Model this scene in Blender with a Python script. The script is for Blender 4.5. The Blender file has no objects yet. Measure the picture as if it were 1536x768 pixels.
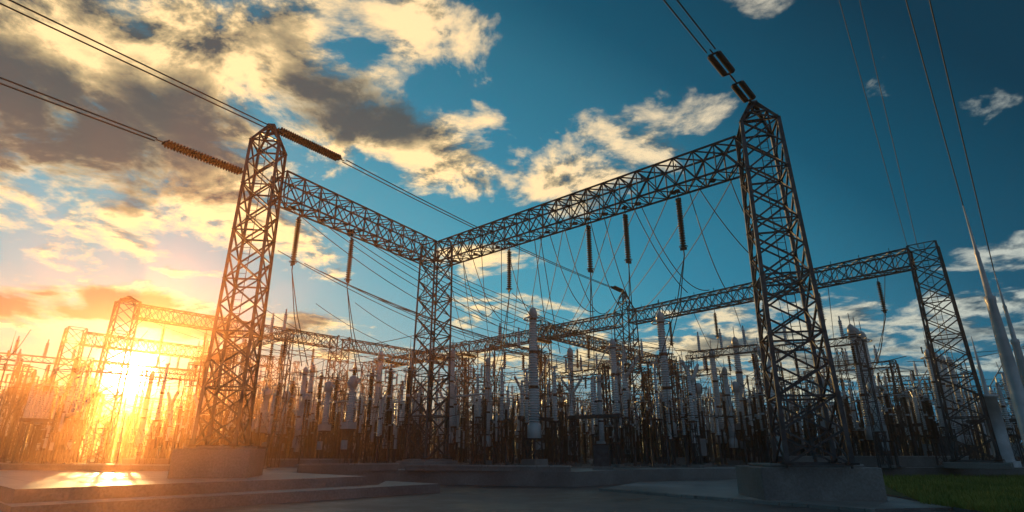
import bpy, math, random
from mathutils import Vector, Matrix
random.seed(7)
R=math.radians
CAM_H=2.0; YARD=0.8
scene=bpy.context.scene
# ------------------------------------------------------------------ materials
def new_mat(name,c1,c2,rough=0.6,metal=0.0,scale=4.0,bump=0.0,bscale=30.0,r2=None,detail=6):
    m=bpy.data.materials.new(name); m.use_nodes=True
    nt=m.node_tree; n=nt.nodes; l=nt.links
    b=n['Principled BSDF']
    tc=n.new('ShaderNodeTexCoord')
    nz=n.new('ShaderNodeTexNoise'); nz.inputs['Scale'].default_value=scale; nz.inputs['Detail'].default_value=detail
    l.new(tc.outputs['Object'],nz.inputs['Vector'])
    cr=n.new('ShaderNodeValToRGB'); cr.color_ramp.elements[0].position=0.35; cr.color_ramp.elements[1].position=0.68
    cr.color_ramp.elements[0].color=(*c1,1); cr.color_ramp.elements[1].color=(*c2,1)
    l.new(nz.outputs['Fac'],cr.inputs['Fac']); l.new(cr.outputs['Color'],b.inputs['Base Color'])
    b.inputs['Metallic'].default_value=metal
    mr=n.new('ShaderNodeMapRange'); mr.inputs['To Min'].default_value=rough; mr.inputs['To Max'].default_value=r2 if r2 else min(1,rough+0.2)
    l.new(nz.outputs['Fac'],mr.inputs['Value']); l.new(mr.outputs['Result'],b.inputs['Roughness'])
    if bump>0:
        n2=n.new('ShaderNodeTexNoise'); n2.inputs['Scale'].default_value=bscale; n2.inputs['Detail'].default_value=6
        l.new(tc.outputs['Object'],n2.inputs['Vector'])
        bp=n.new('ShaderNodeBump'); bp.inputs['Strength'].default_value=bump; bp.inputs['Distance'].default_value=0.05
        l.new(n2.outputs['Fac'],bp.inputs['Height']); l.new(bp.outputs['Normal'],b.inputs['Normal'])
    return m
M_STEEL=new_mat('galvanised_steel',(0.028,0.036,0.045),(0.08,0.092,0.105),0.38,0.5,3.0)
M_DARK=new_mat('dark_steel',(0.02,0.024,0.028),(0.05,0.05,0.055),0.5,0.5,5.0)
M_PORC=new_mat('grey_porcelain',(0.30,0.34,0.37),(0.66,0.69,0.71),0.18,0.0,0.5,r2=0.32)
M_BROWN=new_mat('brown_porcelain',(0.010,0.008,0.008),(0.022,0.015,0.014),0.5,0.0,4.0,r2=0.6)
M_WIRE=new_mat('weathered_conductor',(0.015,0.017,0.02),(0.035,0.035,0.04),0.5,0.4,6.0)
M_ALU=new_mat('painted_metal',(0.27,0.30,0.32),(0.48,0.50,0.52),0.35,0.3,1.0)
M_LEAF=new_mat('dark_foliage',(0.02,0.03,0.012),(0.06,0.07,0.025),0.9,0,0.4)
M_BARK=new_mat('bark',(0.04,0.03,0.02),(0.08,0.06,0.04),0.9,0,3)
M_GRASS=new_mat('grass_blades',(0.07,0.14,0.015),(0.26,0.27,0.045),0.55,0,0.5)
M_SOIL=new_mat('turf',(0.03,0.055,0.012),(0.06,0.08,0.02),0.95,0,1.5,0.6,20)

def ground_mat(name,c1,c2,joint,rough,r2,jw=0.0,js=(3,3),rot=0.0,bump=0.25,bs=25):
    m=bpy.data.materials.new(name); m.use_nodes=True
    nt=m.node_tree; n=nt.nodes; l=nt.links; b=n['Principled BSDF']
    tc=n.new('ShaderNodeTexCoord')
    a=n.new('ShaderNodeTexNoise'); a.inputs['Scale'].default_value=0.25; a.inputs['Detail'].default_value=8; a.inputs['Roughness'].default_value=0.65
    f=n.new('ShaderNodeTexNoise'); f.inputs['Scale'].default_value=bs; f.inputs['Detail'].default_value=5
    for q in(a,f): l.new(tc.outputs['Object'],q.inputs['Vector'])
    cr=n.new('ShaderNodeValToRGB'); cr.color_ramp.elements[0].position=0.36; cr.color_ramp.elements[1].position=0.66
    cr.color_ramp.elements[0].color=(*c1,1); cr.color_ramp.elements[1].color=(*c2,1)
    l.new(a.outputs['Fac'],cr.inputs['Fac'])
    mx=n.new('ShaderNodeMix'); mx.data_type='RGBA'; mx.blend_type='OVERLAY'; mx.inputs[0].default_value=0.5
    l.new(cr.outputs['Color'],mx.inputs[6]); l.new(f.outputs['Fac'],mx.inputs[7])
    out=mx.outputs[2]
    if jw>0:
        mp=n.new('ShaderNodeMapping'); mp.inputs['Rotation'].default_value=(0,0,rot); l.new(tc.outputs['Object'],mp.inputs['Vector'])
        br=n.new('ShaderNodeTexBrick'); br.offset=0.0; br.inputs['Scale'].default_value=1.0
        br.inputs['Brick Width'].default_value=js[0]; br.inputs['Row Height'].default_value=js[1]; br.inputs['Mortar Size'].default_value=jw
        br.inputs['Color1'].default_value=(1,1,1,1); br.inputs['Color2'].default_value=(0.72,0.72,0.72,1); br.inputs['Mortar'].default_value=(joint,joint,joint,1)
        l.new(mp.outputs['Vector'],br.inputs['Vector'])
        m2=n.new('ShaderNodeMix'); m2.data_type='RGBA'; m2.blend_type='MULTIPLY'; m2.inputs[0].default_value=1.0
        l.new(out,m2.inputs[6]); l.new(br.outputs['Color'],m2.inputs[7]); out=m2.outputs[2]
    l.new(out,b.inputs['Base Color'])
    mr=n.new('ShaderNodeMapRange'); mr.inputs['To Min'].default_value=rough; mr.inputs['To Max'].default_value=r2
    mr.inputs['From Min'].default_value=0.35; mr.inputs['From Max'].default_value=0.65
    l.new(a.outputs['Fac'],mr.inputs['Value']); l.new(mr.outputs['Result'],b.inputs['Roughness'])
    bp=n.new('ShaderNodeBump'); bp.inputs['Strength'].default_value=bump; bp.inputs['Distance'].default_value=0.03
    l.new(f.outputs['Fac'],bp.inputs['Height']); l.new(bp.outputs['Normal'],b.inputs['Normal'])
    return m
M_ASPH=ground_mat('asphalt',(0.035,0.039,0.045),(0.10,0.102,0.105),0.4,0.28,0.7,0.03,(6,4),R(42))
M_CONC=ground_mat('concrete',(0.17,0.17,0.165),(0.38,0.37,0.36),0.35,0.30,0.65,0.02,(2.5,2.5),R(42))
M_PLINTH=ground_mat('cast_concrete',(0.10,0.105,0.11),(0.23,0.23,0.225),0.5,0.7,0.9,0,(1,1),0,0.5,12)
M_GRAVEL=ground_mat('gravel',(0.10,0.10,0.095),(0.22,0.21,0.20),0.5,0.8,0.95,0,(1,1),0,1.0,14)

# ------------------------------------------------------------------ mesh builder
class MB:
    def __init__(s): s.v=[];s.f=[];s.m=[];s.mats=[];s.sm=[]
    def mi(s,mat):
        if mat not in s.mats: s.mats.append(mat)
        return s.mats.index(mat)
    def add(s,vs,fs,mat,smooth=False):
        o=len(s.v); s.v.extend([tuple(q) for q in vs]); k=s.mi(mat)
        for f in fs: s.f.append(tuple(i+o for i in f)); s.m.append(k); s.sm.append(smooth)
    def frame(s,p,q):
        d=(q-p).normalized(); u=Vector((0,0,1)) if abs(d.z)<0.9 else Vector((1,0,0))
        a=d.cross(u).normalized(); b=a.cross(d).normalized(); return a,b
    def strut(s,p,q,w,mat,flip=1):
        p=Vector(p);q=Vector(q);a,b=s.frame(p,q);a=a*flip;t=w*0.22
        pr=[(0,0),(w,0),(w,t),(t,t),(t,w),(0,w)]
        vs=[c+a*(x-w*.4)+b*(y-w*.4) for c in(p,q) for x,y in pr]
        s.add(vs,[(i,(i+1)%6,(i+1)%6+6,i+6) for i in range(6)]+[(0,1,2,3,4,5),(6,7,8,9,10,11)],mat)
    def tube(s,p,q,r,mat,n=6,r2=None,cap=True):
        p=Vector(p);q=Vector(q);a,b=s.frame(p,q); r2=r if r2 is None else r2
        vs=[c+(a*math.cos(2*math.pi*i/n)+b*math.sin(2*math.pi*i/n))*rr for c,rr in((p,r),(q,r2)) for i in range(n)]
        s.add(vs,[(i,(i+1)%n,(i+1)%n+n,i+n) for i in range(n)],mat,n>5)
        if cap: s.add(vs,[tuple(range(n)),tuple(range(n,2*n))],mat)
    def path(s,pts,r,mat,n=5):
        pts=[Vector(p) for p in pts]; vs=[];N=len(pts)
        for i,p in enumerate(pts):
            a,b=s.frame(pts[max(0,i-1)],pts[min(N-1,i+1)])
            vs+=[p+(a*math.cos(2*math.pi*k/n)+b*math.sin(2*math.pi*k/n))*r for k in range(n)]
        s.add(vs,[(j*n+i,j*n+(i+1)%n,(j+1)*n+(i+1)%n,(j+1)*n+i) for j in range(N-1) for i in range(n)],mat,True)
    def box(s,c,sz,mat,rot=0.0):
        x,y,z=[k/2 for k in sz];cr,sr=math.cos(rot),math.sin(rot)
        vs=[(c[0]+a*x*cr-b*y*sr,c[1]+a*x*sr+b*y*cr,c[2]+d*z) for d in(-1,1) for a,b in((-1,-1),(1,-1),(1,1),(-1,1))]
        s.add(vs,[(3,2,1,0),(4,5,6,7),(0,1,5,4),(1,2,6,5),(2,3,7,6),(3,0,4,7)],mat)
    def lathe(s,p,q,prof,mat,n=10,smooth=False):
        p=Vector(p);q=Vector(q);d=(q-p).normalized();a,b=s.frame(p,q);vs=[];N=len(prof)
        for t,r in prof:
            vs+=[p+d*t+(a*math.cos(2*math.pi*i/n)+b*math.sin(2*math.pi*i/n))*r for i in range(n)]
        s.add(vs,[(j*n+i,j*n+(i+1)%n,(j+1)*n+(i+1)%n,(j+1)*n+i) for j in range(N-1) for i in range(n)]+[tuple(range(n)),tuple(range((N-1)*n,N*n))],mat,smooth)
    def sheds(s,p,q,r,mat,pitch=0.16,core=0.6,n=10,r2=None):
        p=Vector(p);q=Vector(q);L=(q-p).length;k=max(2,int(L/pitch));pr=[];r2=r2 or r
        for i in range(k):
            t=i*L/k;h=L/k;rr=r+(r2-r)*i/k
            pr+=[(t,rr*core),(t+h*.35,rr),(t+h*.55,rr*.95)]
        pr.append((L,r2*core)); s.lathe(p,q,pr,mat,n)
    def ring(s,c,r,t,mat,n=14):
        c=Vector(c);pts=[c+Vector((math.cos(2*math.pi*i/n)*r,math.sin(2*math.pi*i/n)*r,0)) for i in range(n+1)]
        s.path(pts,t,mat,4)
    def mesh(s,name):
        me=bpy.data.meshes.new(name);me.from_pydata(s.v,[],s.f)
        for m in s.mats: me.materials.append(m)
        me.polygons.foreach_set('material_index',s.m); me.polygons.foreach_set('use_smooth',s.sm); me.update(); return me
    def obj(s,name,loc=(0,0,0),rot=0):
        return place(s.mesh(name),name,loc,rot)
def place(me,name,loc=(0,0,0),rot=0,sc=1.0):
    o=bpy.data.objects.new(name,me);o.location=loc;o.rotation_euler=(0,0,rot);o.scale=(sc,)*3 if not isinstance(sc,tuple) else sc
    scene.collection.objects.link(o);return o
def merge(b,src,loc,rot,sc):
    c,s_=math.cos(rot),math.sin(rot);o=len(b.v)
    b.v.extend([(loc[0]+(x*c-y*s_)*sc[0],loc[1]+(x*s_+y*c)*sc[0],loc[2]+z*sc[1]) for x,y,z in src.v])
    mp=[b.mi(m) for m in src.mats]
    b.f.extend([tuple(i+o for i in f) for f in src.f]); b.m.extend([mp[k] for k in src.m]); b.sm.extend(src.sm)

# ------------------------------------------------------------------ lattice structures
def lattice_box(b,c0,c1,wleg,wbr,panels,mat,horiz=1,cross=True):
    P=[[c0[k].lerp(c1[k],i/panels) for k in range(4)] for i in range(panels+1)]
    for k in range(4): b.strut(c0[k],c1[k],wleg,mat)
    for i in range(panels):
        for k in range(4):
            j=(k+1)%4
            if cross or (i+k)%2==0: b.strut(P[i][k],P[i+1][j],wbr,mat)
            if cross or (i+k)%2==1: b.strut(P[i][j],P[i+1][k],wbr,mat,-1)
            if i%horiz==0: b.strut(P[i][k],P[i][j],wbr,mat)
    for k in range(4): b.strut(P[panels][k],P[panels][(k+1)%4],wbr,mat)
def sq(w,z,x=0,y=0):
    return [Vector((x+a*w/2,y+c*w/2,z)) for a,c in((-1,-1),(1,-1),(1,1),(-1,1))]
def tower(x,y,z0,ztop,wb,wt,rot,peak=0.0,panels=11,leg=.15,br=.075):
    b=MB();h=ztop-z0
    lattice_box(b,sq(wb,0),sq(wt,h),leg,br,panels,M_STEEL,horiz=2)
    if peak>0:
        lattice_box(b,sq(wt,h),sq(.28,h+peak),leg*.8,br,2,M_STEEL,1)
        b.box((0,0,h+peak+.06),(.4,.4,.12),M_STEEL)
    for k in sq(wb,0):
        b.box((k.x,k.y,.04),(.42,.42,.08),M_DARK)
        b.box((k.x,k.y,.2),(.2,.2,.3),M_STEEL)
    for i in range(0,panels+1,2):
        t=i/panels;w=wb+(wt-wb)*t
        for k in sq(w,h*t+.001): b.box((k.x*.97,k.y*.97,k.z),(.24,.24,.02),M_STEEL);b.box((k.x,k.y*.93,k.z),(.02,.26,.3),M_STEEL)
    for i in range(0,int(h/0.35)):
        z=.3+i*.35; w=wb+(wt-wb)*z/h
        b.tube((-.18,-w/2-.05,z),(.18,-w/2-.05,z),.014,M_STEEL,4)
    b.tube((-.18,-wb/2-.05,.2),(-.18,-wt/2-.05,h),.02,M_STEEL,4);b.tube((.18,-wb/2-.05,.2),(.18,-wt/2-.05,h),.02,M_STEEL,4)
    return b.obj('lattice_tower',(x,y,z0),rot)
def beam(p,q,z,w=1.25,hh=1.45,leg=.12,br=.065,pan=1.12):
    b=MB();p=Vector((p[0],p[1],z));q=Vector((q[0],q[1],z));o=(p+q)/2
    d=(q-p).normalized();s=Vector((-d.y,d.x,0));u=Vector((0,0,1))
    def cs(c,k=1): return [c-o+s*a*w/2*k+u*e*hh/2*k for a,e in((-1,-1),(1,-1),(1,1),(-1,1))]
    n=max(3,int((q-p).length/pan))
    lattice_box(b,cs(p),cs(q),leg,br,n,M_STEEL,1)
    L=(q-p).length
    for i in range(int(L/2.2)):
        c=p-o+d*(1.2+i*2.2); b.box((c.x,c.y,-hh/2-.08),(.3,.3,.1),M_DARK); b.tube(tuple(c+s*w/2+u*hh/2),tuple(c+s*w/2+u*(hh/2+.35)),.03,M_DARK,4)
    return b.obj('gantry_beam',o)
def plinth(x,y,z0,wx,wy,h,rot):
    b=MB();b.box((0,0,h/2),(wx,wy,h),M_PLINTH);b.box((0,0,h+.06),(wx*.8,wy*.8,.12),M_PLINTH)
    o=b.obj('concrete_plinth',(x,y,z0),rot)
    bv=o.modifiers.new('bev','BEVEL');bv.width=.04;bv.segments=2
ZB=16.2
Lp=(-13.85,28.1);Mp=(-5.84,41.0);Rp=(12.4,24.7);Tp=(32,41);Fp=(13,63);Gp=(-25.6,102);G1=(-41.4,58.7);G2=(-24.3,78.8)
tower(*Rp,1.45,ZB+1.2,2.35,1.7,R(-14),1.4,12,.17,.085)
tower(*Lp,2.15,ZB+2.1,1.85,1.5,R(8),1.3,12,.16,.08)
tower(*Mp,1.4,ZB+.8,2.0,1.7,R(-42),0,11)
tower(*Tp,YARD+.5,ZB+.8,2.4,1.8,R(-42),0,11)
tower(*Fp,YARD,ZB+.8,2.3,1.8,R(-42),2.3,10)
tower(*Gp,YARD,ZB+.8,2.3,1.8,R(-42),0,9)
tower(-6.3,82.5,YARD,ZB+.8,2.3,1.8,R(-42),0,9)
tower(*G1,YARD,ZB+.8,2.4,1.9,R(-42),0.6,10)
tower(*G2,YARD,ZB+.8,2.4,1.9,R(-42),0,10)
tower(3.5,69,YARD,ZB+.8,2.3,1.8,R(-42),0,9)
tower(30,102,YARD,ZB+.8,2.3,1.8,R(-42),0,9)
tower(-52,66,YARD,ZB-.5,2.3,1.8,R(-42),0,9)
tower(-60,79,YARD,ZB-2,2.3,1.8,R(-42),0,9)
plinth(Rp[0]+.1,Rp[1]+1.0,0,4.7,3.4,1.33,R(-4))
plinth(Lp[0],Lp[1]+.2,YARD,3.3,3.0,1.25,R(10))
plinth(*Mp,YARD,3.0,3.0,.5,R(-42));plinth(*Tp,YARD,3.6,3.0,.4,R(-42))
def off(a,b_,d):
    v=Vector((b_[0]-a[0],b_[1]-a[1])).normalized();return (a[0]+v.x*d,a[1]+v.y*d)
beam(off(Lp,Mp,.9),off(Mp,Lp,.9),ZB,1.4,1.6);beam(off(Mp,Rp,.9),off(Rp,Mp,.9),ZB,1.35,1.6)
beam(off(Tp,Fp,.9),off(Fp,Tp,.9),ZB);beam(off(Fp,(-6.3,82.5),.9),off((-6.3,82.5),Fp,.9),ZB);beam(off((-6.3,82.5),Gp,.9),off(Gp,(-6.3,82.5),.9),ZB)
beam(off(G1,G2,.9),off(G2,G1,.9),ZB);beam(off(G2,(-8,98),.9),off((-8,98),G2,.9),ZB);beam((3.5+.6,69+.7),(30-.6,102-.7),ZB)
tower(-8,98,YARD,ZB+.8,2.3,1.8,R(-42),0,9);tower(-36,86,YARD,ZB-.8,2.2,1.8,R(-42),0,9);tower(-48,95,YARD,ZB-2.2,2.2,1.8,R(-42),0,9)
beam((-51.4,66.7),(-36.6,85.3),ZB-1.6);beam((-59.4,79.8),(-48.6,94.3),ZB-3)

# ------------------------------------------------------------------ suspension / strain insulators
def string_mesh(L,mat,r=.2):
    b=MB()
    b.tube((0,0,0),(0,0,-.55),.03,M_DARK);b.box((0,0,-.05),(.25,.25,.1),M_DARK);b.box((0,0,-.55),(.3,.05,.14),M_DARK)
    z=-.62
    b.sheds((0,0,z),(0,0,z-L),r,mat,.14,.25,12)
    b.box((0,0,z-L-.08),(.34,.06,.16),M_DARK);b.tube((0,0,z-L-.1),(0,0,z-L-.45),.035,M_DARK)
    b.ring((0,0,z-L+.05),r*1.3,.022,M_DARK)
    return b.mesh('suspension_insulator')
SM=string_mesh(2.7,M_BROWN,.165);SM2=string_mesh(2.3,M_BROWN,.18)
def wire(pts,r=.028,name='conductor_wire'):
    b=MB();b.path(pts,r,M_WIRE,5);return b.obj(name)
def cat(p,q,sag,n=18):
    p=Vector(p);q=Vector(q)
    return [p.lerp(q,i/n)-Vector((0,0,4*sag*(i/n)*(1-i/n))) for i in range(n+1)]
def lerp2(a,b,t): return (a[0]+(b[0]-a[0])*t,a[1]+(b[1]-a[1])*t)
zb=ZB-.8
rn=random.uniform
drops=[]
for t in(.31,.575,.68,.815): drops.append((*lerp2(Mp,Rp,t),SM,zb))
for t in(.17,.44): drops.append((*lerp2(Lp,Mp,t),SM,zb))
for t in(.12,.28,.45,.62,.8): drops.append((*lerp2(Tp,Fp,t),SM2,zb))
for t in(.2,.5,.8): drops.append((*lerp2(Fp,(-6.3,82.5),t),SM2,zb))
for t in(.15,.32,.5,.68,.85): drops.append((*lerp2(G1,G2,t),SM2,zb))
for t in(.2,.5,.8): drops.append((*lerp2((3.5,69),(30,102),t),SM2,zb))
for i,(x,y,me,z) in enumerate(drops):
    place(me,'suspension_insulator',(x,y,z),rn(0,6))
    zz=z-.62-(2.7 if me is SM else 2.3)-.45
    ex,ey=x+rn(-1.6,1.2),y+rn(1,4)
    for k in range(2):
        dx=k*.35
        wire([(x,y,zz),(x+(ex-x)*.35+dx*.5,y+(ey-y)*.4,zz-2.5),(ex+dx,ey,zz-5.2 if y<50 else zz-4)],.026)
def strain(p,q,mat,r=.19,name='strain_insulator'):
    b=MB();p=Vector(p);q=Vector(q);d=(q-p).normalized()
    s=Vector((-d.y,d.x,0)).normalized()*.19
    b.tube(p,p+d*.35,.035,M_DARK);b.tube(q,q-d*.35,.035,M_DARK)
    for e in(p+d*.36,q-d*.36): b.strut(e-s*1.2,e+s*1.2,.1,M_DARK)
    for k in(-1,1):
        b.sheds(p+d*.42+s*k,q-d*.42+s*k,r*.75,mat,.14,.3,10)
    return b.obj(name)
cz=lambda p:(p[0],p[1],p[2]+CAM_H)
M_RED=new_mat('red_brown_porcelain',(0.05,0.012,0.009),(0.09,0.022,0.015),.45,0,4,r2=.55)
A=Vector(cz((-13.85,28.1,17.6)));FA=Vector(cz((13,63,17.4)));dA=(FA-A).normalized()
Q=A+dA*5.0
strain(A,Q,M_BROWN,.22)
near=Vector(cz((-33,-2,16)))
for k in(-.2,.2):
    s=Vector((-dA.y,dA.x,0))*k*1.0
    wire(cat(Q+s,FA+s*.5,.5),.036);wire([A+s+Vector((0,0,-.1)),near+s*2],.036)
strain(FA,FA-dA*3,M_BROWN,.2)
B=Vector(cz((-14.6,27.8,14.4)));B2=Vector(cz((-21.7,20,14.8)));dB=(B2-B).normalized();QB=B+dB*4.6
strain(B,QB,M_RED,.22)
for k in(-.18,.18):
    s=Vector((-dB.y,dB.x,0))*k; wire([QB+s,B+dB*34+s*3],.036)
C=Vector(cz((12.4,24.7,16.9)));C2=Vector(cz((6.3,17.8,17.05)));dC=(C2-C).normalized()
strain(C,C+dC*2.5,M_BROWN,.2);strain(C+dC*2.75,C+dC*5.3,M_BROWN,.2);wire([C+dC*2.4,C+dC*2.85],.05)
for k in(-.2,.2):
    s=Vector((-dC.y,dC.x,0))*k; wire([C+dC*5.2+s,C+dC*34+s],.034)
def ray(a,b,k,r): a=Vector(cz(a));b=Vector(cz(b)); wire([a,a+(b-a)*k],r)
ray((31.6,41,14.9),(24.5,31.4,30),2.0,.022);ray((31.2,41.5,14.9),(23.2,31.5,28),2.0,.022)
ray((26.4,30,13.5),(21.2,24,19.3),2.6,.028);ray((34.3,38,12.1),(22.5,24,22.9),1.8,.034)
def P3(p,z): return (p[0],p[1],z)
rnd=random.uniform
for t in(.05,.12,.2,.28,.35,.43,.5,.58,.65,.72,.8,.88,.95):
    a=lerp2(Mp,Rp,t);b_=lerp2((-6.3,82.5),Fp,t*.9)
    aa=Vector(P3(a,ZB-.7));bb=Vector(P3(b_,ZB-.7));d=(bb-aa).normalized()
    if t in(.2,.5,.8): strain(bb,bb-d*2.6,M_BROWN,.18)
    wire(cat(aa,bb-d*2.5,1.2+2.0*((t*7)%1)),.026)
for t in(.1,.22,.3,.42,.5,.62,.7,.9):
    a=lerp2(Lp,Mp,t)
    c=(a[0]+26*t+14,a[1]+26)
    wire(cat(P3(a,ZB-.8),P3(c,12.5),2.2),.026)
    wire(cat(P3(a,ZB-3.5-2*t),P3((c[0]+6,c[1]+9),11.0),1.8),.024)
for x,y,z in((-9,58,11.2),(-6,60,11.8),(-13,56,10.4),(2,56,12.6),(9,58,12.2)):
    p=Vector((x,y,z));d=Vector((.9,.4,-.12)).normalized();strain(p,p+d*2.6,M_BROWN,.24)
    wire(cat(p,(x-9,y-8,z+3.5),.7),.028);wire(cat(p+d*2.6,(x+17,y+10,z+1.5),1.6),.028)
for t in(.1,.25,.4,.55,.7,.85):
    a=lerp2(G1,G2,t); wire(cat(P3(a,ZB-.8),P3((a[0]+33,a[1]-15+t*10),11.5),2.4),.028)
    a=lerp2(Tp,Fp,t); wire(cat(P3(a,ZB-.8),P3((a[0]+14,a[1]+26),11.5),1.8),.028)
for t,dx,dy,dz,sg in((.86,4.6,1.0,-5.2,.9),(.84,3.4,3.6,-5.4,1.6),(.72,4.2,2.2,-4.6,1.5),(.70,3.0,1.0,-5.0,.6),(.58,2.4,3,-5,1.4),(.45,3.2,3,-4.6,1.6),(.3,2.6,3.5,-4.5,1.8),(.12,2.4,3,-3,2.2),(.16,3.4,5,-3.6,2.0),(.93,1.5,.5,-3.2,.8),(.4,1.0,2,-7.5,.3),(.42,1.3,2.2,-7.5,.3),(.62,3.5,5,-4.6,2.4),(.5,3.5,5,-4.2,2.2)):
    a=Vector(P3(lerp2(Mp,Rp,t),zb)); wire(cat(a,a+Vector((dx,dy,dz)),sg),.026)

# ------------------------------------------------------------------ switchgear
def pedestal(b,h,w=.5,x=0,y=0,lat=True,pan=4):
    if lat: lattice_box(b,sq(w,0,x,y),sq(w*.8,h,x,y),.06,.035,pan,M_STEEL,2,False)
    else: b.tube((x,y,0),(x,y,h),w*.28,M_STEEL,6)
    b.box((x,y,.09),(w*1.6,w*1.6,.18),M_PLINTH);b.box((x,y,h+.04),(w*1.1,w*1.1,.08),M_DARK)
def mk_post(n=9,mat=M_PORC,lat=True):
    b=MB();pedestal(b,2.6,.45,lat=lat);b.sheds((0,0,2.7),(0,0,4.2),.17,mat,.14,.6,n);b.tube((0,0,4.2),(0,0,4.32),.15,M_DARK,8);b.sheds((0,0,4.32),(0,0,5.7),.15,mat,.14,.6,n)
    b.tube((0,0,5.7),(0,0,5.95),.1,M_ALU,8);b.box((0,0,6.0),(.6,.14,.1),M_ALU);b.tube((.25,0,6),(.25,0,6.5),.03,M_ALU,5);return b
def mk_ct(n=10,lat=True):
    b=MB();pedestal(b,2.5,.6,lat=lat);b.box((0,0,2.8),(.75,.75,.45),M_ALU);b.sheds((0,0,3.03),(0,0,5.4),.28,M_PORC,.15,.68,n,.23)
    b.lathe((0,0,5.4),(0,0,6.4),[(0,.2),(.08,.32),(.3,.36),(.6,.36),(.8,.26),(.9,.12)],M_ALU,n,True)
    b.tube((-.75,0,5.85),(.75,0,5.85),.06,M_ALU,6);b.box((.75,0,5.85),(.08,.2,.25),M_ALU);b.box((.2,-.4,1.5),(.4,.25,.6),M_ALU);return b
def mk_arr(n=9,lat=True):
    b=MB();pedestal(b,2.4,.5,lat=lat);b.sheds((0,0,2.5),(0,0,4.1),.19,M_BROWN,.12,.6,n);b.tube((0,0,4.1),(0,0,4.25),.15,M_ALU,8);b.sheds((0,0,4.25),(0,0,5.9),.19,M_BROWN,.12,.6,n)
    b.tube((0,0,5.9),(0,0,6.15),.1,M_ALU,8);b.ring((0,0,5.7),.5,.035,M_ALU)
    for k in range(3):
        a=k*2.1;b.tube((.08*math.cos(a),.08*math.sin(a),6.1),(.5*math.cos(a),.5*math.sin(a),5.7),.018,M_ALU,4)
    b.tube((0,0,6.1),(.1,0,7),.03,M_ALU,5);return b
def mk_cvt(n=14):
    b=MB();b.box((0,0,.25),(1.3,1.3,.5),M_PLINTH);pedestal(b,1.6,.9);b.lathe((0,0,1.65),(0,0,2.6),[(0,.45),(.08,.5),(.8,.5),(.95,.36)],M_ALU,n,True);z=2.6
    for k in range(3):
        r=.41-.04*k;b.sheds((0,0,z),(0,0,z+2.0),r,M_PORC,.15,.76,n,r-.03);b.tube((0,0,z+2),(0,0,z+2.16),r*.9,M_DARK,n);z+=2.16
    b.lathe((0,0,z),(0,0,z+.7),[(0,.24),(.05,.32),(.35,.32),(.55,.22),(.7,.05)],M_ALU,n,True)
    b.ring((0,0,z-.1),.7,.045,M_ALU,18)
    for k in range(4):
        a=k*math.pi/2;b.tube((.3*math.cos(a),.3*math.sin(a),z+.1),(.7*math.cos(a),.7*math.sin(a),z-.1),.02,M_ALU,4)
    b.tube((0,0,z+.6),(0,0,z+1.5),.03,M_DARK,5);return b
def mk_disc(n=8):
    b=MB()
    for x in(-1.8,1.8): pedestal(b,2.7,.45,x,0)
    b.box((0,0,2.85),(4.6,.3,.22),M_STEEL)
    for x in(-2,0,2):
        b.sheds((x,0,2.96),(x,0,4.9),.16,M_PORC,.14,.6,n);b.tube((x,0,4.9),(x,0,5.15),.09,M_ALU,6)
    b.tube((-2,0,5.15),(0,0,5.15),.05,M_ALU,6);b.tube((0,0,5.15),(1.5,0,6.9),.045,M_ALU,6);b.tube((2,0,5.15),(2.5,0,5.9),.03,M_ALU,5)
    b.tube((.25,.2,.4),(.25,.2,2.8),.03,M_STEEL,5);b.box((.25,.3,1.2),(.4,.3,.5),M_ALU);return b
def mk_brk(n=9):
    b=MB();pedestal(b,2.2,.8);b.box((0,-.1,1.1),(.9,.6,1.0),M_ALU);b.sheds((0,0,2.3),(0,0,5.0),.22,M_PORC,.15,.65,n)
    b.box((0,0,5.15),(.45,.3,.3),M_ALU)
    for k in(-1,1):
        b.sheds((k*.2,0,5.2),(k*1.2,0,6.1),.15,M_PORC,.13,.65,n);b.tube((k*1.2,0,6.1),(k*1.36,0,6.25),.12,M_ALU,8);b.tube((k*1.3,0,6.2),(k*1.4,0,6.9),.03,M_ALU,4)
    return b
def mk_mast(h,r=.09):
    b=MB();b.box((0,0,.15),(.6,.6,.3),M_PLINTH);b.tube((0,0,.1),(0,0,h*.6),r,M_STEEL,7,r*.7);b.tube((0,0,h*.6),(0,0,h*.88),r*.6,M_STEEL,6,r*.4);b.tube((0,0,h*.88),(0,0,h),r*.25,M_STEEL,4,.01)
    for z in(.55,.7,.8): b.tube((-.5,0,h*z),(.5,0,h*z),.025,M_STEEL,4);b.sheds((.45,0,h*z),(.45,0,h*z+.5),.08,M_BROWN,.1,.5,6)
    return b
def mk_frame(h=8.2,w=6):
    b=MB()
    for x in(-w/2,w/2): lattice_box(b,sq(.6,0,x),sq(.45,h,x),.07,.04,8,M_STEEL,2,False)
    c0=[Vector((-w/2,a*.25,h+e*.25)) for a,e in((-1,-1),(1,-1),(1,1),(-1,1))];c1=[v+Vector((w,0,0)) for v in c0]
    lattice_box(b,c0,c1,.06,.035,8,M_STEEL,1,False)
    for x in(-w/3,0,w/3):
        b.sheds((x,0,h+.25),(x,0,h+1.5),.14,M_PORC,.13,.6,8);b.tube((x,0,h+1.5),(x,0,h+1.8),.06,M_ALU,5)
        b.sheds((x+.5,0,h-.35),(x+.5,0,h-1.5),.13,M_BROWN,.13,.4,7);b.tube((x+.5,0,h-1.5),(x+.3,0,h-4.5),.02,M_WIRE,4)
    return b
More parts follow.
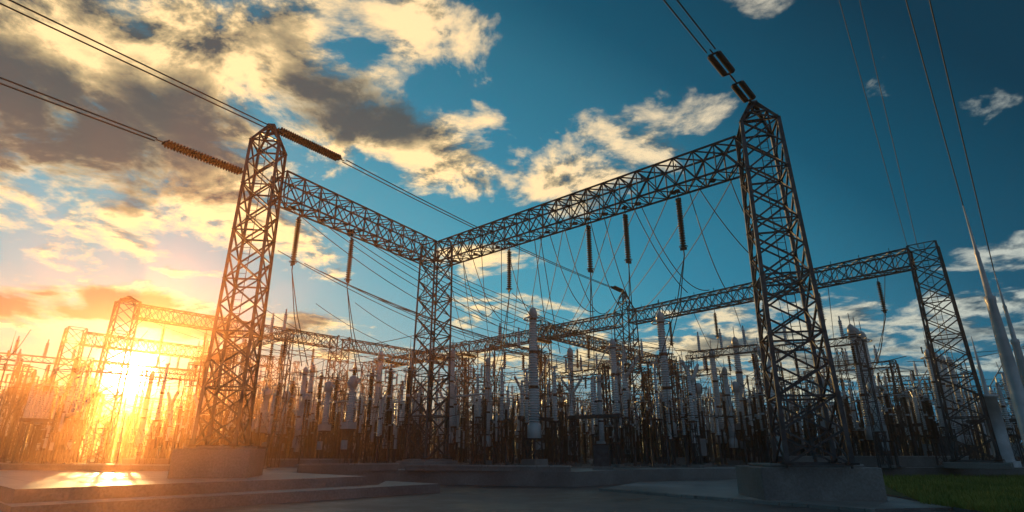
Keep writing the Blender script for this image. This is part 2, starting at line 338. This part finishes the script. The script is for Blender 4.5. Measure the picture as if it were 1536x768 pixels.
def mk_bus(L=9):
    b=MB()
    for x in(-L/2+.8,L/2-.8):
        pedestal(b,3.4,.4,x);b.sheds((x,0,3.5),(x,0,5.0),.15,M_PORC,.14,.6,8)
    b.tube((-L/2,0,5.1),(L/2,0,5.1),.07,M_ALU,7);return b
def mk_lat(h=12):
    b=MB();lattice_box(b,sq(.9,0),sq(.5,h),.07,.045,12,M_STEEL,2,False)
    for z in(h*.72,h*.88):
        b.strut((-1.5,0,z),(1.5,0,z),.08,M_STEEL);b.strut((-1.5,0,z),(0,0,z+.7),.05,M_STEEL);b.strut((1.5,0,z),(0,0,z+.7),.05,M_STEEL)
        for x in(-1.4,1.4): b.sheds((x,0,z),(x,0,z-1.1),.12,M_BROWN,.13,.4,7)
    return b
K={}
for nm,fn in(('post_insulator',mk_post),('current_transformer',mk_ct),('surge_arrester',mk_arr),('capacitor_voltage_transformer',mk_cvt),('disconnect_switch',mk_disc),('circuit_breaker',mk_brk),('lightning_mast',lambda:mk_mast(10)),('equipment_gantry',mk_frame),('tubular_busbar',mk_bus)):
    b=fn();K[nm]=(b,b.mesh(nm))
ROT=R(-42)
e1=Vector((.743,-.669));e2=Vector((.669,.743))
def sun_lane(x,y):
    return abs(math.degrees(math.atan2(x,y))+33.9)<2.2
def ok(x,y): return y>42 and abs(x)<y*1.12+4
near_n=0
far=MB()
low={'post_insulator':mk_post(5,lat=False),'current_transformer':mk_ct(6,lat=False),'surge_arrester':mk_arr(5,lat=False),'disconnect_switch':mk_disc(5),'circuit_breaker':mk_brk(6),'lightning_mast':mk_mast(10,.11),'equipment_gantry':K['equipment_gantry'][0],'tubular_busbar':K['tubular_busbar'][0],'post_dark':mk_post(5,M_BROWN,False),'lat':mk_lat()}
kinds=['disconnect_switch','post_insulator','circuit_breaker','equipment_gantry','current_transformer','surge_arrester','tubular_busbar','post_insulator']
spac={'disconnect_switch':5.4,'circuit_breaker':6,'current_transformer':3.4,'tubular_busbar':9.2,'post_insulator':2.6,'surge_arrester':2.6,'equipment_gantry':7.0}
bb=-28;row=0
while bb<95:
    k=kinds[row%len(kinds)];row+=1
    a=-95+rnd(0,2); zrow=rnd(.85,1.35)
    while a<95:
        p=Vector((0,52))+e1*a+e2*bb
        a+=spac[k]*rnd(.95,1.1)
        if not ok(p.x,p.y): continue
        kk=.5 if sun_lane(p.x,p.y) else 1.0
        r=ROT+(0 if rnd(0,1)<.7 else math.pi/2)+rnd(-.04,.04);s=rnd(.92,1.05);hz=s*zrow*rnd(.94,1.08)*kk
        if p.y<54 and k!='equipment_gantry':
            near_n+=1;place(K[k][1],k,(p.x,p.y,YARD),r,(s*kk,s*kk,hz))
        elif rnd(0,1)<.14 and kk==1: merge(far,low['lat'],(p.x,p.y,YARD),r,(s,rnd(.6,1.0)))
        else:
            merge(far,low[k],(p.x,p.y,YARD),r,(s*kk,hz))
    bb+=rnd(2.8,3.8) if bb<40 else rnd(4.5,6)
for i in range(150):
    y=rnd(50,130);x=rnd(-1.1,1.1)*y
    if sun_lane(x,y): continue
    merge(far,low['lightning_mast'],(x,y,YARD),rnd(0,3),(1.0,rnd(.7,1.25)))
for i in range(340):
    y=rnd(43,60);x=rnd(-.8,.75)*y
    if sun_lane(x,y): continue
    merge(far,low[random.choice(['post_dark','post_dark','surge_arrester','post_dark','post_insulator'])],(x,y,YARD),rnd(0,3),(rnd(.6,.95),rnd(.45,.95)))
for i in range(34):
    y=rnd(56,115);x=rnd(-1.05,1.0)*y
    if sun_lane(x,y): continue
    merge(far,low['equipment_gantry'],(x,y,YARD),ROT+(0 if i%2 else math.pi/2),(1.5,rnd(1.1,1.5)))
for i in range(700):
    y=rnd(45,110);x=rnd(-1,1)*y;z=rnd(5,10);L=rnd(5,14);d=(e1 if rnd(0,1)<.5 else e2)*L
    far.path(cat((x,y,z),(x+d.x,y+d.y,z+rnd(-1.5,1.5)),rnd(.1,.9),7),.026,M_WIRE,3)
for i in range(700):
    y=rnd(44,80);x=rnd(-1,1)*y;z=rnd(4.5,8.5)
    far.path([(x,y,z),(x+rnd(-.3,.3),y,z-1.2),(x+rnd(-1,1),y+rnd(-1,1),z-3.2)],.026,M_WIRE,3)
far.obj('distant_switchgear')
for x,y,s in((1.6,42,1.03),(12.8,47.5,1.12),(9.0,50,.95),(-5.5,52,.9),(-2,46.5,.75),(28.5,46.5,1.0),(29.8,48.0,1.0),(31.2,49.5,1.0),(36.3,49,.85),(38,50.5,.85),(39.7,52,.85),(-14,60,1.0),(-19,54,.8),(18.5,52,.9),(22,55,1.05),(-28,62,.95),(6,58,1.0),(25,58,.95),
  (-10,47,.66),(-17.5,48,.7),(7,46,.62),(18,48,.7),(-38,60,.8),(41.5,53.5,.85),(10.5,56,.8)):
    place(K['capacitor_voltage_transformer'][1],'capacitor_voltage_transformer',(x,y,YARD),rnd(0,1),(s*.98,s*.98,s*1.15))
def big_mast(x,y,h,rb,name='lightning_mast'):
    b=MB();b.lathe((0,0,0),(0,0,h),[(0,rb*1.5),(.3,rb*1.5),(.32,rb),(h*.4,rb*.85),(h*.62,rb*.62),(h*.63,rb*.72),(h*.645,rb*.72),(h*.65,rb*.42),(h*.8,rb*.3),(h*.81,rb*.36),(h*.82,rb*.22),(h,rb*.1)],M_ALU,16,True)
    b.obj(name,(x,y,0))
big_mast(26.4,30,15.5,.36);big_mast(34.3,38,14.1,.34)
b=MB();b.lathe((0,0,0),(0,0,9.9),[(0,.9),(.4,.9),(.42,.62),(5,.55),(5.05,.68),(5.25,.68),(5.3,.16),(7,.12),(9.9,.02)],M_ALU,16,True);b.obj('lightning_mast',(37.2,45,YARD))
b=MB();b.lathe((0,0,0),(0,0,9.5),[(0,.5),(4,.42),(4.05,.5),(4.2,.5),(4.25,.12),(9.5,.02)],M_ALU,12,True);b.obj('lightning_mast',(43,47,YARD))

# ------------------------------------------------------------------ ground
def poly(name,pts,z0,z1,mat,side=None):
    b=MB();n=len(pts);b.add([(x,y,z1) for x,y in pts],[tuple(range(n))],mat)
    if z1>z0+.001: b.add([(x,y,z) for z in(z0,z1) for x,y in pts],[(i,(i+1)%n,(i+1)%n+n,i+n) for i in range(n)],side or mat)
    return b.obj(name)
poly('ground',[(-3000,-3000),(3000,-3000),(3000,3000),(-3000,3000)],0,0,M_ASPH)
yard=[(-16,19.5),(-7,29),(-12.5,33.8),(-7,37.6),(3.6,34.5),(8,38.5),(19,43),(110,43),(1500,600),(1500,2500),(-1500,2500),(-1500,600),(-110,105)]
poly('concrete_platform',yard,0,YARD,M_CONC,M_PLINTH)
poly('gravel_yard',[(-12,42.5),(1,41),(6,41),(20,45),(110,45),(1480,600),(1480,2480),(-1480,2480),(-1480,610),(-90,95),(-24,42)],YARD,YARD+.004,M_GRAVEL)
poly('concrete_step',[(-14.9,18.2),(-3.6,30.2),(-6.9,33),(-6.5,29.2),(-15.9,19.2),(-60,61),(-60,59)],0,.4,M_CONC,M_PLINTH)
def wall(p,q,z0,h,w=.3,name='low_concrete_wall'):
    p=Vector(p);q=Vector(q);d=q-p;b=MB();b.box((0,0,h/2),(d.length,w,h),M_PLINTH);b.box((0,0,h+.04),(d.length+.05,w+.08,.08),M_CONC)
    c=(p+q)/2;b.obj(name,(c.x,c.y,z0),math.atan2(d.y,d.x))
wall((-12.2,34.1),(-7.2,37.5),YARD,.35);wall((-6.6,37.3),(3.4,34.8),YARD,.25)
wall((20,44),(34,44.5),YARD,.7);wall((-30,46),(-12,44.5),YARD,.5);wall((-34,38),(-20,36),YARD,.3)
b=MB()
for i in range(12):
    p=Vector((4.6,31.5)).lerp(Vector((12.2,20.6)),i/12);q=Vector((4.6,31.5)).lerp(Vector((12.2,20.6)),(i+.97)/12);c=(p+q)/2;d=q-p
    b.box((c.x,c.y,.06),(d.length,.22,.12),M_CONC,math.atan2(d.y,d.x))
b.obj('road_kerb')
poly('pavement',[(4.9,31.9),(12.4,20.9),(30,24),(40,43),(19,43),(8,38)],0,.1,M_CONC,M_PLINTH)
for x,y,s in((5.9,38.9,1),(-17,40,.9),(22,47,1.2),(-30,50,1.3),(34,46.5,1.4)):
    b=MB();b.box((0,0,.1),(1.2,.9,.2),M_PLINTH);b.box((0,0,.85),(1.0,.7,1.3),M_STEEL);b.box((0,0,1.54),(1.12,.82,.08),M_DARK);b.box((0,-.36,.85),(.88,.03,1.15),M_STEEL);b.box((.3,-.39,.9),(.04,.04,.2),M_DARK);b.obj('control_cabinet',(x,y,YARD),rnd(-.3,.3)).scale=(s,)*3
lawn=[(14.6,16),(15.6,22.5),(16.5,27),(22,38),(26,42.9),(70,42.9),(70,16)]
poly('lawn',lawn,0,.18,M_SOIL,M_PLINTH)
g=MB()
def inl(x,y): return y>15.5 and y<42.8 and x>14.8+max(0,(y-22))*.5
vs=[];fs=[];c=0
while c<60000:
    y=17+26*random.random()**1.6;x=rnd(14.8,min(60,y*1.25))
    if not inl(x,y): continue
    if math.sin(x*.9+1)*math.sin(y*.8)+rnd(-1,1)<-.7: continue
    c+=1;h=rnd(.12,.34)*(1.3 if rnd(0,1)<.1 else .85);a=rnd(0,6.28);w=rnd(.015,.03);lx,ly=rnd(-.1,.1),rnd(-.1,.1);o=len(vs)
    ca,sa=math.cos(a)*w,math.sin(a)*w
    vs+=[(x-ca,y-sa,.17),(x+ca,y+sa,.17),(x+lx*.4+ca*.6,y+ly*.4+sa*.6,.17+h*.6),(x+lx*.4-ca*.6,y+ly*.4-sa*.6,.17+h*.6),(x+lx,y+ly,.17+h)]
    fs+=[(o,o+1,o+2,o+3),(o+3,o+2,o+4)]
g.add(vs,fs,M_GRASS);g.obj('grass')
t=MB();vs=[];fs=[]
for i in range(130):
    az=R(rnd(-56,56));D=rnd(170,230);x,y=math.sin(az)*D,math.cos(az)*D;H=rnd(6,13) if az<0 else rnd(4,8);
    t.tube((x,y,YARD),(x,y,H*.6),.35,M_BARK,5,.15)
    for k in range(3): t.tube((x,y,H*.4),(x+rnd(-3,3),y+rnd(-2,2),H*.8),.15,M_BARK,4,.05)
    cl=[(rnd(-4,4),rnd(-3,3),rnd(.35,.95)*H,rnd(1.2,2.6)) for _ in range(9)]
    for cx,cy,czz,rr in cl:
        for q in range(38):
            d=Vector((random.gauss(0,1),random.gauss(0,1),random.gauss(0,.8)));d=d.normalized()*rr*rnd(.5,1.05)
            p=Vector((x+cx,y+cy,czz))+d;o=len(vs);s=.42
            a1=Vector((rnd(-1,1),rnd(-1,1),rnd(-1,1))).normalized()*s;a2=Vector((rnd(-1,1),rnd(-1,1),rnd(-1,1))).normalized()*s
            vs+=[p-a1,p+a2,p+a1,p-a2];fs.append((o,o+1,o+2,o+3))
t.add(vs,fs,M_LEAF);t.obj('distant_treeline')

# ------------------------------------------------------------------ sky
SAZ=R(-33.9);SEL=R(6.1)
sd=Vector((math.sin(SAZ)*math.cos(SEL),math.cos(SAZ)*math.cos(SEL),math.sin(SEL)))
w=bpy.data.worlds.new('World');scene.world=w;w.use_nodes=True;nt=w.node_tree;N=nt.nodes;Lk=nt.links
for n in list(N): N.remove(n)
out=N.new('ShaderNodeOutputWorld');bg=N.new('ShaderNodeBackground');bg.inputs['Strength'].default_value=.1;Lk.new(bg.outputs[0],out.inputs[0])
def put(s,v):
    if isinstance(v,(int,float)): s.default_value=v
    elif isinstance(v,tuple): s.default_value=v
    else: Lk.new(v,s)
def m(op,a,b=None,c=None,clamp=False):
    n=N.new('ShaderNodeMath');n.operation=op;n.use_clamp=clamp;put(n.inputs[0],a)
    if b is not None: put(n.inputs[1],b)
    if c is not None: put(n.inputs[2],c)
    return n.outputs[0]
def sstep(x,a,b):
    n=N.new('ShaderNodeMapRange');n.interpolation_type='SMOOTHSTEP';put(n.inputs[0],x);n.inputs[1].default_value=a;n.inputs[2].default_value=b;return n.outputs[0]
def ramp(x,pts):
    n=N.new('ShaderNodeValToRGB');e=n.color_ramp.elements
    while len(e)<len(pts): e.new(.5)
    for k,(p,c) in enumerate(pts): e[k].position=p;e[k].color=(*c,1)
    put(n.inputs[0],x);return n.outputs[0]
def mix(f,a,b,bt='MIX'):
    n=N.new('ShaderNodeMix');n.data_type='RGBA';n.blend_type=bt;put(n.inputs[0],f)
    for s,v in((n.inputs[6],a),(n.inputs[7],b)):
        if isinstance(v,tuple): s.default_value=(*v,1)
        else: Lk.new(v,s)
    return n.outputs[2]
def vec(x,y,z):
    n=N.new('ShaderNodeCombineXYZ');put(n.inputs[0],x);put(n.inputs[1],y);put(n.inputs[2],z);return n.outputs[0]
tc=N.new('ShaderNodeTexCoord');gen=tc.outputs['Generated']
sp=N.new('ShaderNodeSeparateXYZ');Lk.new(gen,sp.inputs[0]);X,Y,Z=sp.outputs
dt=N.new('ShaderNodeVectorMath');dt.operation='DOT_PRODUCT';Lk.new(gen,dt.inputs[0]);dt.inputs[1].default_value=sd;D=dt.outputs['Value']
Zc=m('MAXIMUM',Z,0.0)
az=m('MULTIPLY',m('ARCTAN2',X,Y),57.29578);el=m('MULTIPLY',m('ARCSINE',Z),57.29578)
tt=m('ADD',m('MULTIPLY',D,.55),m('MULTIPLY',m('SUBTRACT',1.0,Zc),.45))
sky=ramp(tt,[(0,(.14,.20,.27)),(.16,(.08,.15,.21)),(.27,(.003,.034,.062)),(.35,(.0025,.038,.072)),(.49,(.004,.088,.155)),(.56,(.016,.155,.245)),(.66,(.022,.225,.345)),(.80,(.055,.37,.49)),(.88,(.18,.47,.53)),(1.0,(.80,.60,.30))])  # lowest stops brightened: added fill light from the unseen sky behind the camera
den=m('ADD',Zc,.16)
px=m('DIVIDE',X,den);py=m('DIVIDE',Y,den)
def noise(x,y,sc,det=10,rough=.6,dist=.15,z=3.7):
    n=N.new('ShaderNodeTexNoise');n.inputs['Scale'].default_value=sc;n.inputs['Detail'].default_value=det;n.inputs['Roughness'].default_value=rough;n.inputs['Distortion'].default_value=dist
    Lk.new(vec(x,y,z),n.inputs['Vector']);return n.outputs['Fac']
def bmask(blobs,k):
    mask=None
    for a,e,wa,we,am in blobs:
        r2=m('ADD',m('POWER',m('ABSOLUTE',m('DIVIDE',m('SUBTRACT',az,float(a)),float(wa))),2.0),m('POWER',m('ABSOLUTE',m('DIVIDE',m('SUBTRACT',el,float(e)),float(we))),2.0))
        v=m('MULTIPLY',m('MAXIMUM',m('SUBTRACT',1.0,m('MULTIPLY',r2,k)),0.0),am)
        mask=v if mask is None else m('MAXIMUM',mask,v)
    return mask
SC=3.4
n0=noise(px,py,SC,12,.62,.25);n1=noise(m('ADD',px,-.03),m('ADD',py,.05),SC,8,.58,.25)
mask=bmask([(-40,27,17,8.5,1.25),(-29,35,15,8,1.1),(-50,20,10,5,.9),(-18,32,12,6,1.25),(-10,40,9,5,1.1),(-9,30,10,4.5,1.15),(3,27.5,12,3.8,1.2),(14,30.5,11,4,1.05),(-28,19,12,4.5,1.0),(-40,17,14,4.5,1.0),(-36,11,18,2.4,1.2),(-46,5.5,12,1.8,.9),(-20,9.5,9,1.8,.8),(27,8.5,30,4.4,1.05),(44,14,6,1.8,.9),(30,40.5,5,2.4,.95),(2,13,12,2.2,.85),(-4,18,6,2.4,.7),(6,8,14,2.5,.8)],.5)
th=m('SUBTRACT',m('ADD',n0,m('MULTIPLY',mask,.28)),.66)
dens=m('POWER',sstep(th,0.0,.16),.8)
dk=m('ADD',bmask([(-45,24,14,6,1.15),(-34,28,10,4,.75),(-18.5,32.5,10,4,1.1),(-36,11,18,2.0,1.1),(-26,37,8,3,.4),(30,8,30,2.5,.55),(-48,5,12,1.5,.6)],.7),m('MULTIPLY',m('SUBTRACT',n0,.5),1.6))
dk=sstep(dk,.15,.85)
lit=m('ADD',.66,m('MULTIPLY',m('SUBTRACT',n0,n1),6.5),clamp=True)
core=sstep(th,.10,.30)
lit=m('MULTIPLY',lit,m('SUBTRACT',1.0,m('MULTIPLY',core,.3)))
lit=m('MULTIPLY',lit,m('SUBTRACT',1.0,m('MULTIPLY',dk,m('ADD',.2,m('MULTIPLY',sstep(th,.02,.2),.74)))))
sunp=sstep(D,.2,1.0)
bright=mix(sunp,(.60,.60,.52),(1.5,1.0,.45))
darkc=mix(sunp,(.06,.105,.13),(.072,.082,.082))
midc=mix(sunp,(.26,.29,.28),(.50,.36,.18))
cl=mix(sstep(lit,.28,.78),mix(sstep(lit,.02,.38),darkc,midc),bright)
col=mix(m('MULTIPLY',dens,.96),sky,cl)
hz=m('MULTIPLY',m('POWER',m('SUBTRACT',1.0,Zc),14.0),sstep(D,.35,1.0))
col=mix(m('MULTIPLY',hz,.85),col,(.95,.31,.045))
Dp=m('MAXIMUM',D,0.0)
for p,k,c in((14.0,.05,(1,.62,.22)),(60.0,.24,(1,.5,.13)),(350.0,.9,(1,.60,.18)),(1600.0,3.0,(1,.78,.38)),(6000.0,60.0,(1,.92,.7))):
    g_=m('MULTIPLY',m('POWER',Dp,p),k);col=mix(1.0,col,mix(1.0,vec(g_,g_,g_),c,'MULTIPLY'),'ADD')
ns=N.new('ShaderNodeTexSky');ns.sky_type='NISHITA';ns.sun_disc=False;ns.sun_elevation=SEL;ns.sun_rotation=SAZ
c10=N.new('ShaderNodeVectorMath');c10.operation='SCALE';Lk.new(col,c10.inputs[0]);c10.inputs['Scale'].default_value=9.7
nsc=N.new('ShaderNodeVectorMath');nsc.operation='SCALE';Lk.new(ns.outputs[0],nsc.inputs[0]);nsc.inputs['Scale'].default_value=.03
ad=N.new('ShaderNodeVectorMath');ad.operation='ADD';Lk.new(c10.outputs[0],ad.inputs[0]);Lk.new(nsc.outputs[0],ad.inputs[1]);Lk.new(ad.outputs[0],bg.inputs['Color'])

sun=bpy.data.lights.new('sun','SUN');sun.energy=5.0;sun.angle=R(.5);sun.color=(1,.50,.16)
so=bpy.data.objects.new('sun',sun);scene.collection.objects.link(so);so.rotation_euler=(-sd).to_track_quat('-Z','Y').to_euler();so.location=(-40,60,30)
b=MB();mh=bpy.data.materials.new('haze');mh.use_nodes=True
for n in list(mh.node_tree.nodes): mh.node_tree.nodes.remove(n)
o_=mh.node_tree.nodes.new('ShaderNodeOutputMaterial');vv=mh.node_tree.nodes.new('ShaderNodeVolumeScatter');vv.inputs['Density'].default_value=.0038;vv.inputs['Anisotropy'].default_value=.86;vv.inputs['Color'].default_value=(1,.46,.20,1)
mh.node_tree.links.new(vv.outputs[0],o_.inputs['Volume'])
b.box((0,110,4.5),(420,240,13),mh);b.obj('haze')
# ------------------------------------------------------------------ camera
cam=bpy.data.cameras.new('camera');cam.lens=36*840/1536;cam.sensor_width=36;cam.clip_end=8000
co=bpy.data.objects.new('camera',cam);scene.collection.objects.link(co);co.location=(0,0,CAM_H);co.rotation_euler=(R(90+19.1),0,0);scene.camera=co
scene.view_settings.view_transform='Standard';scene.view_settings.look='None'
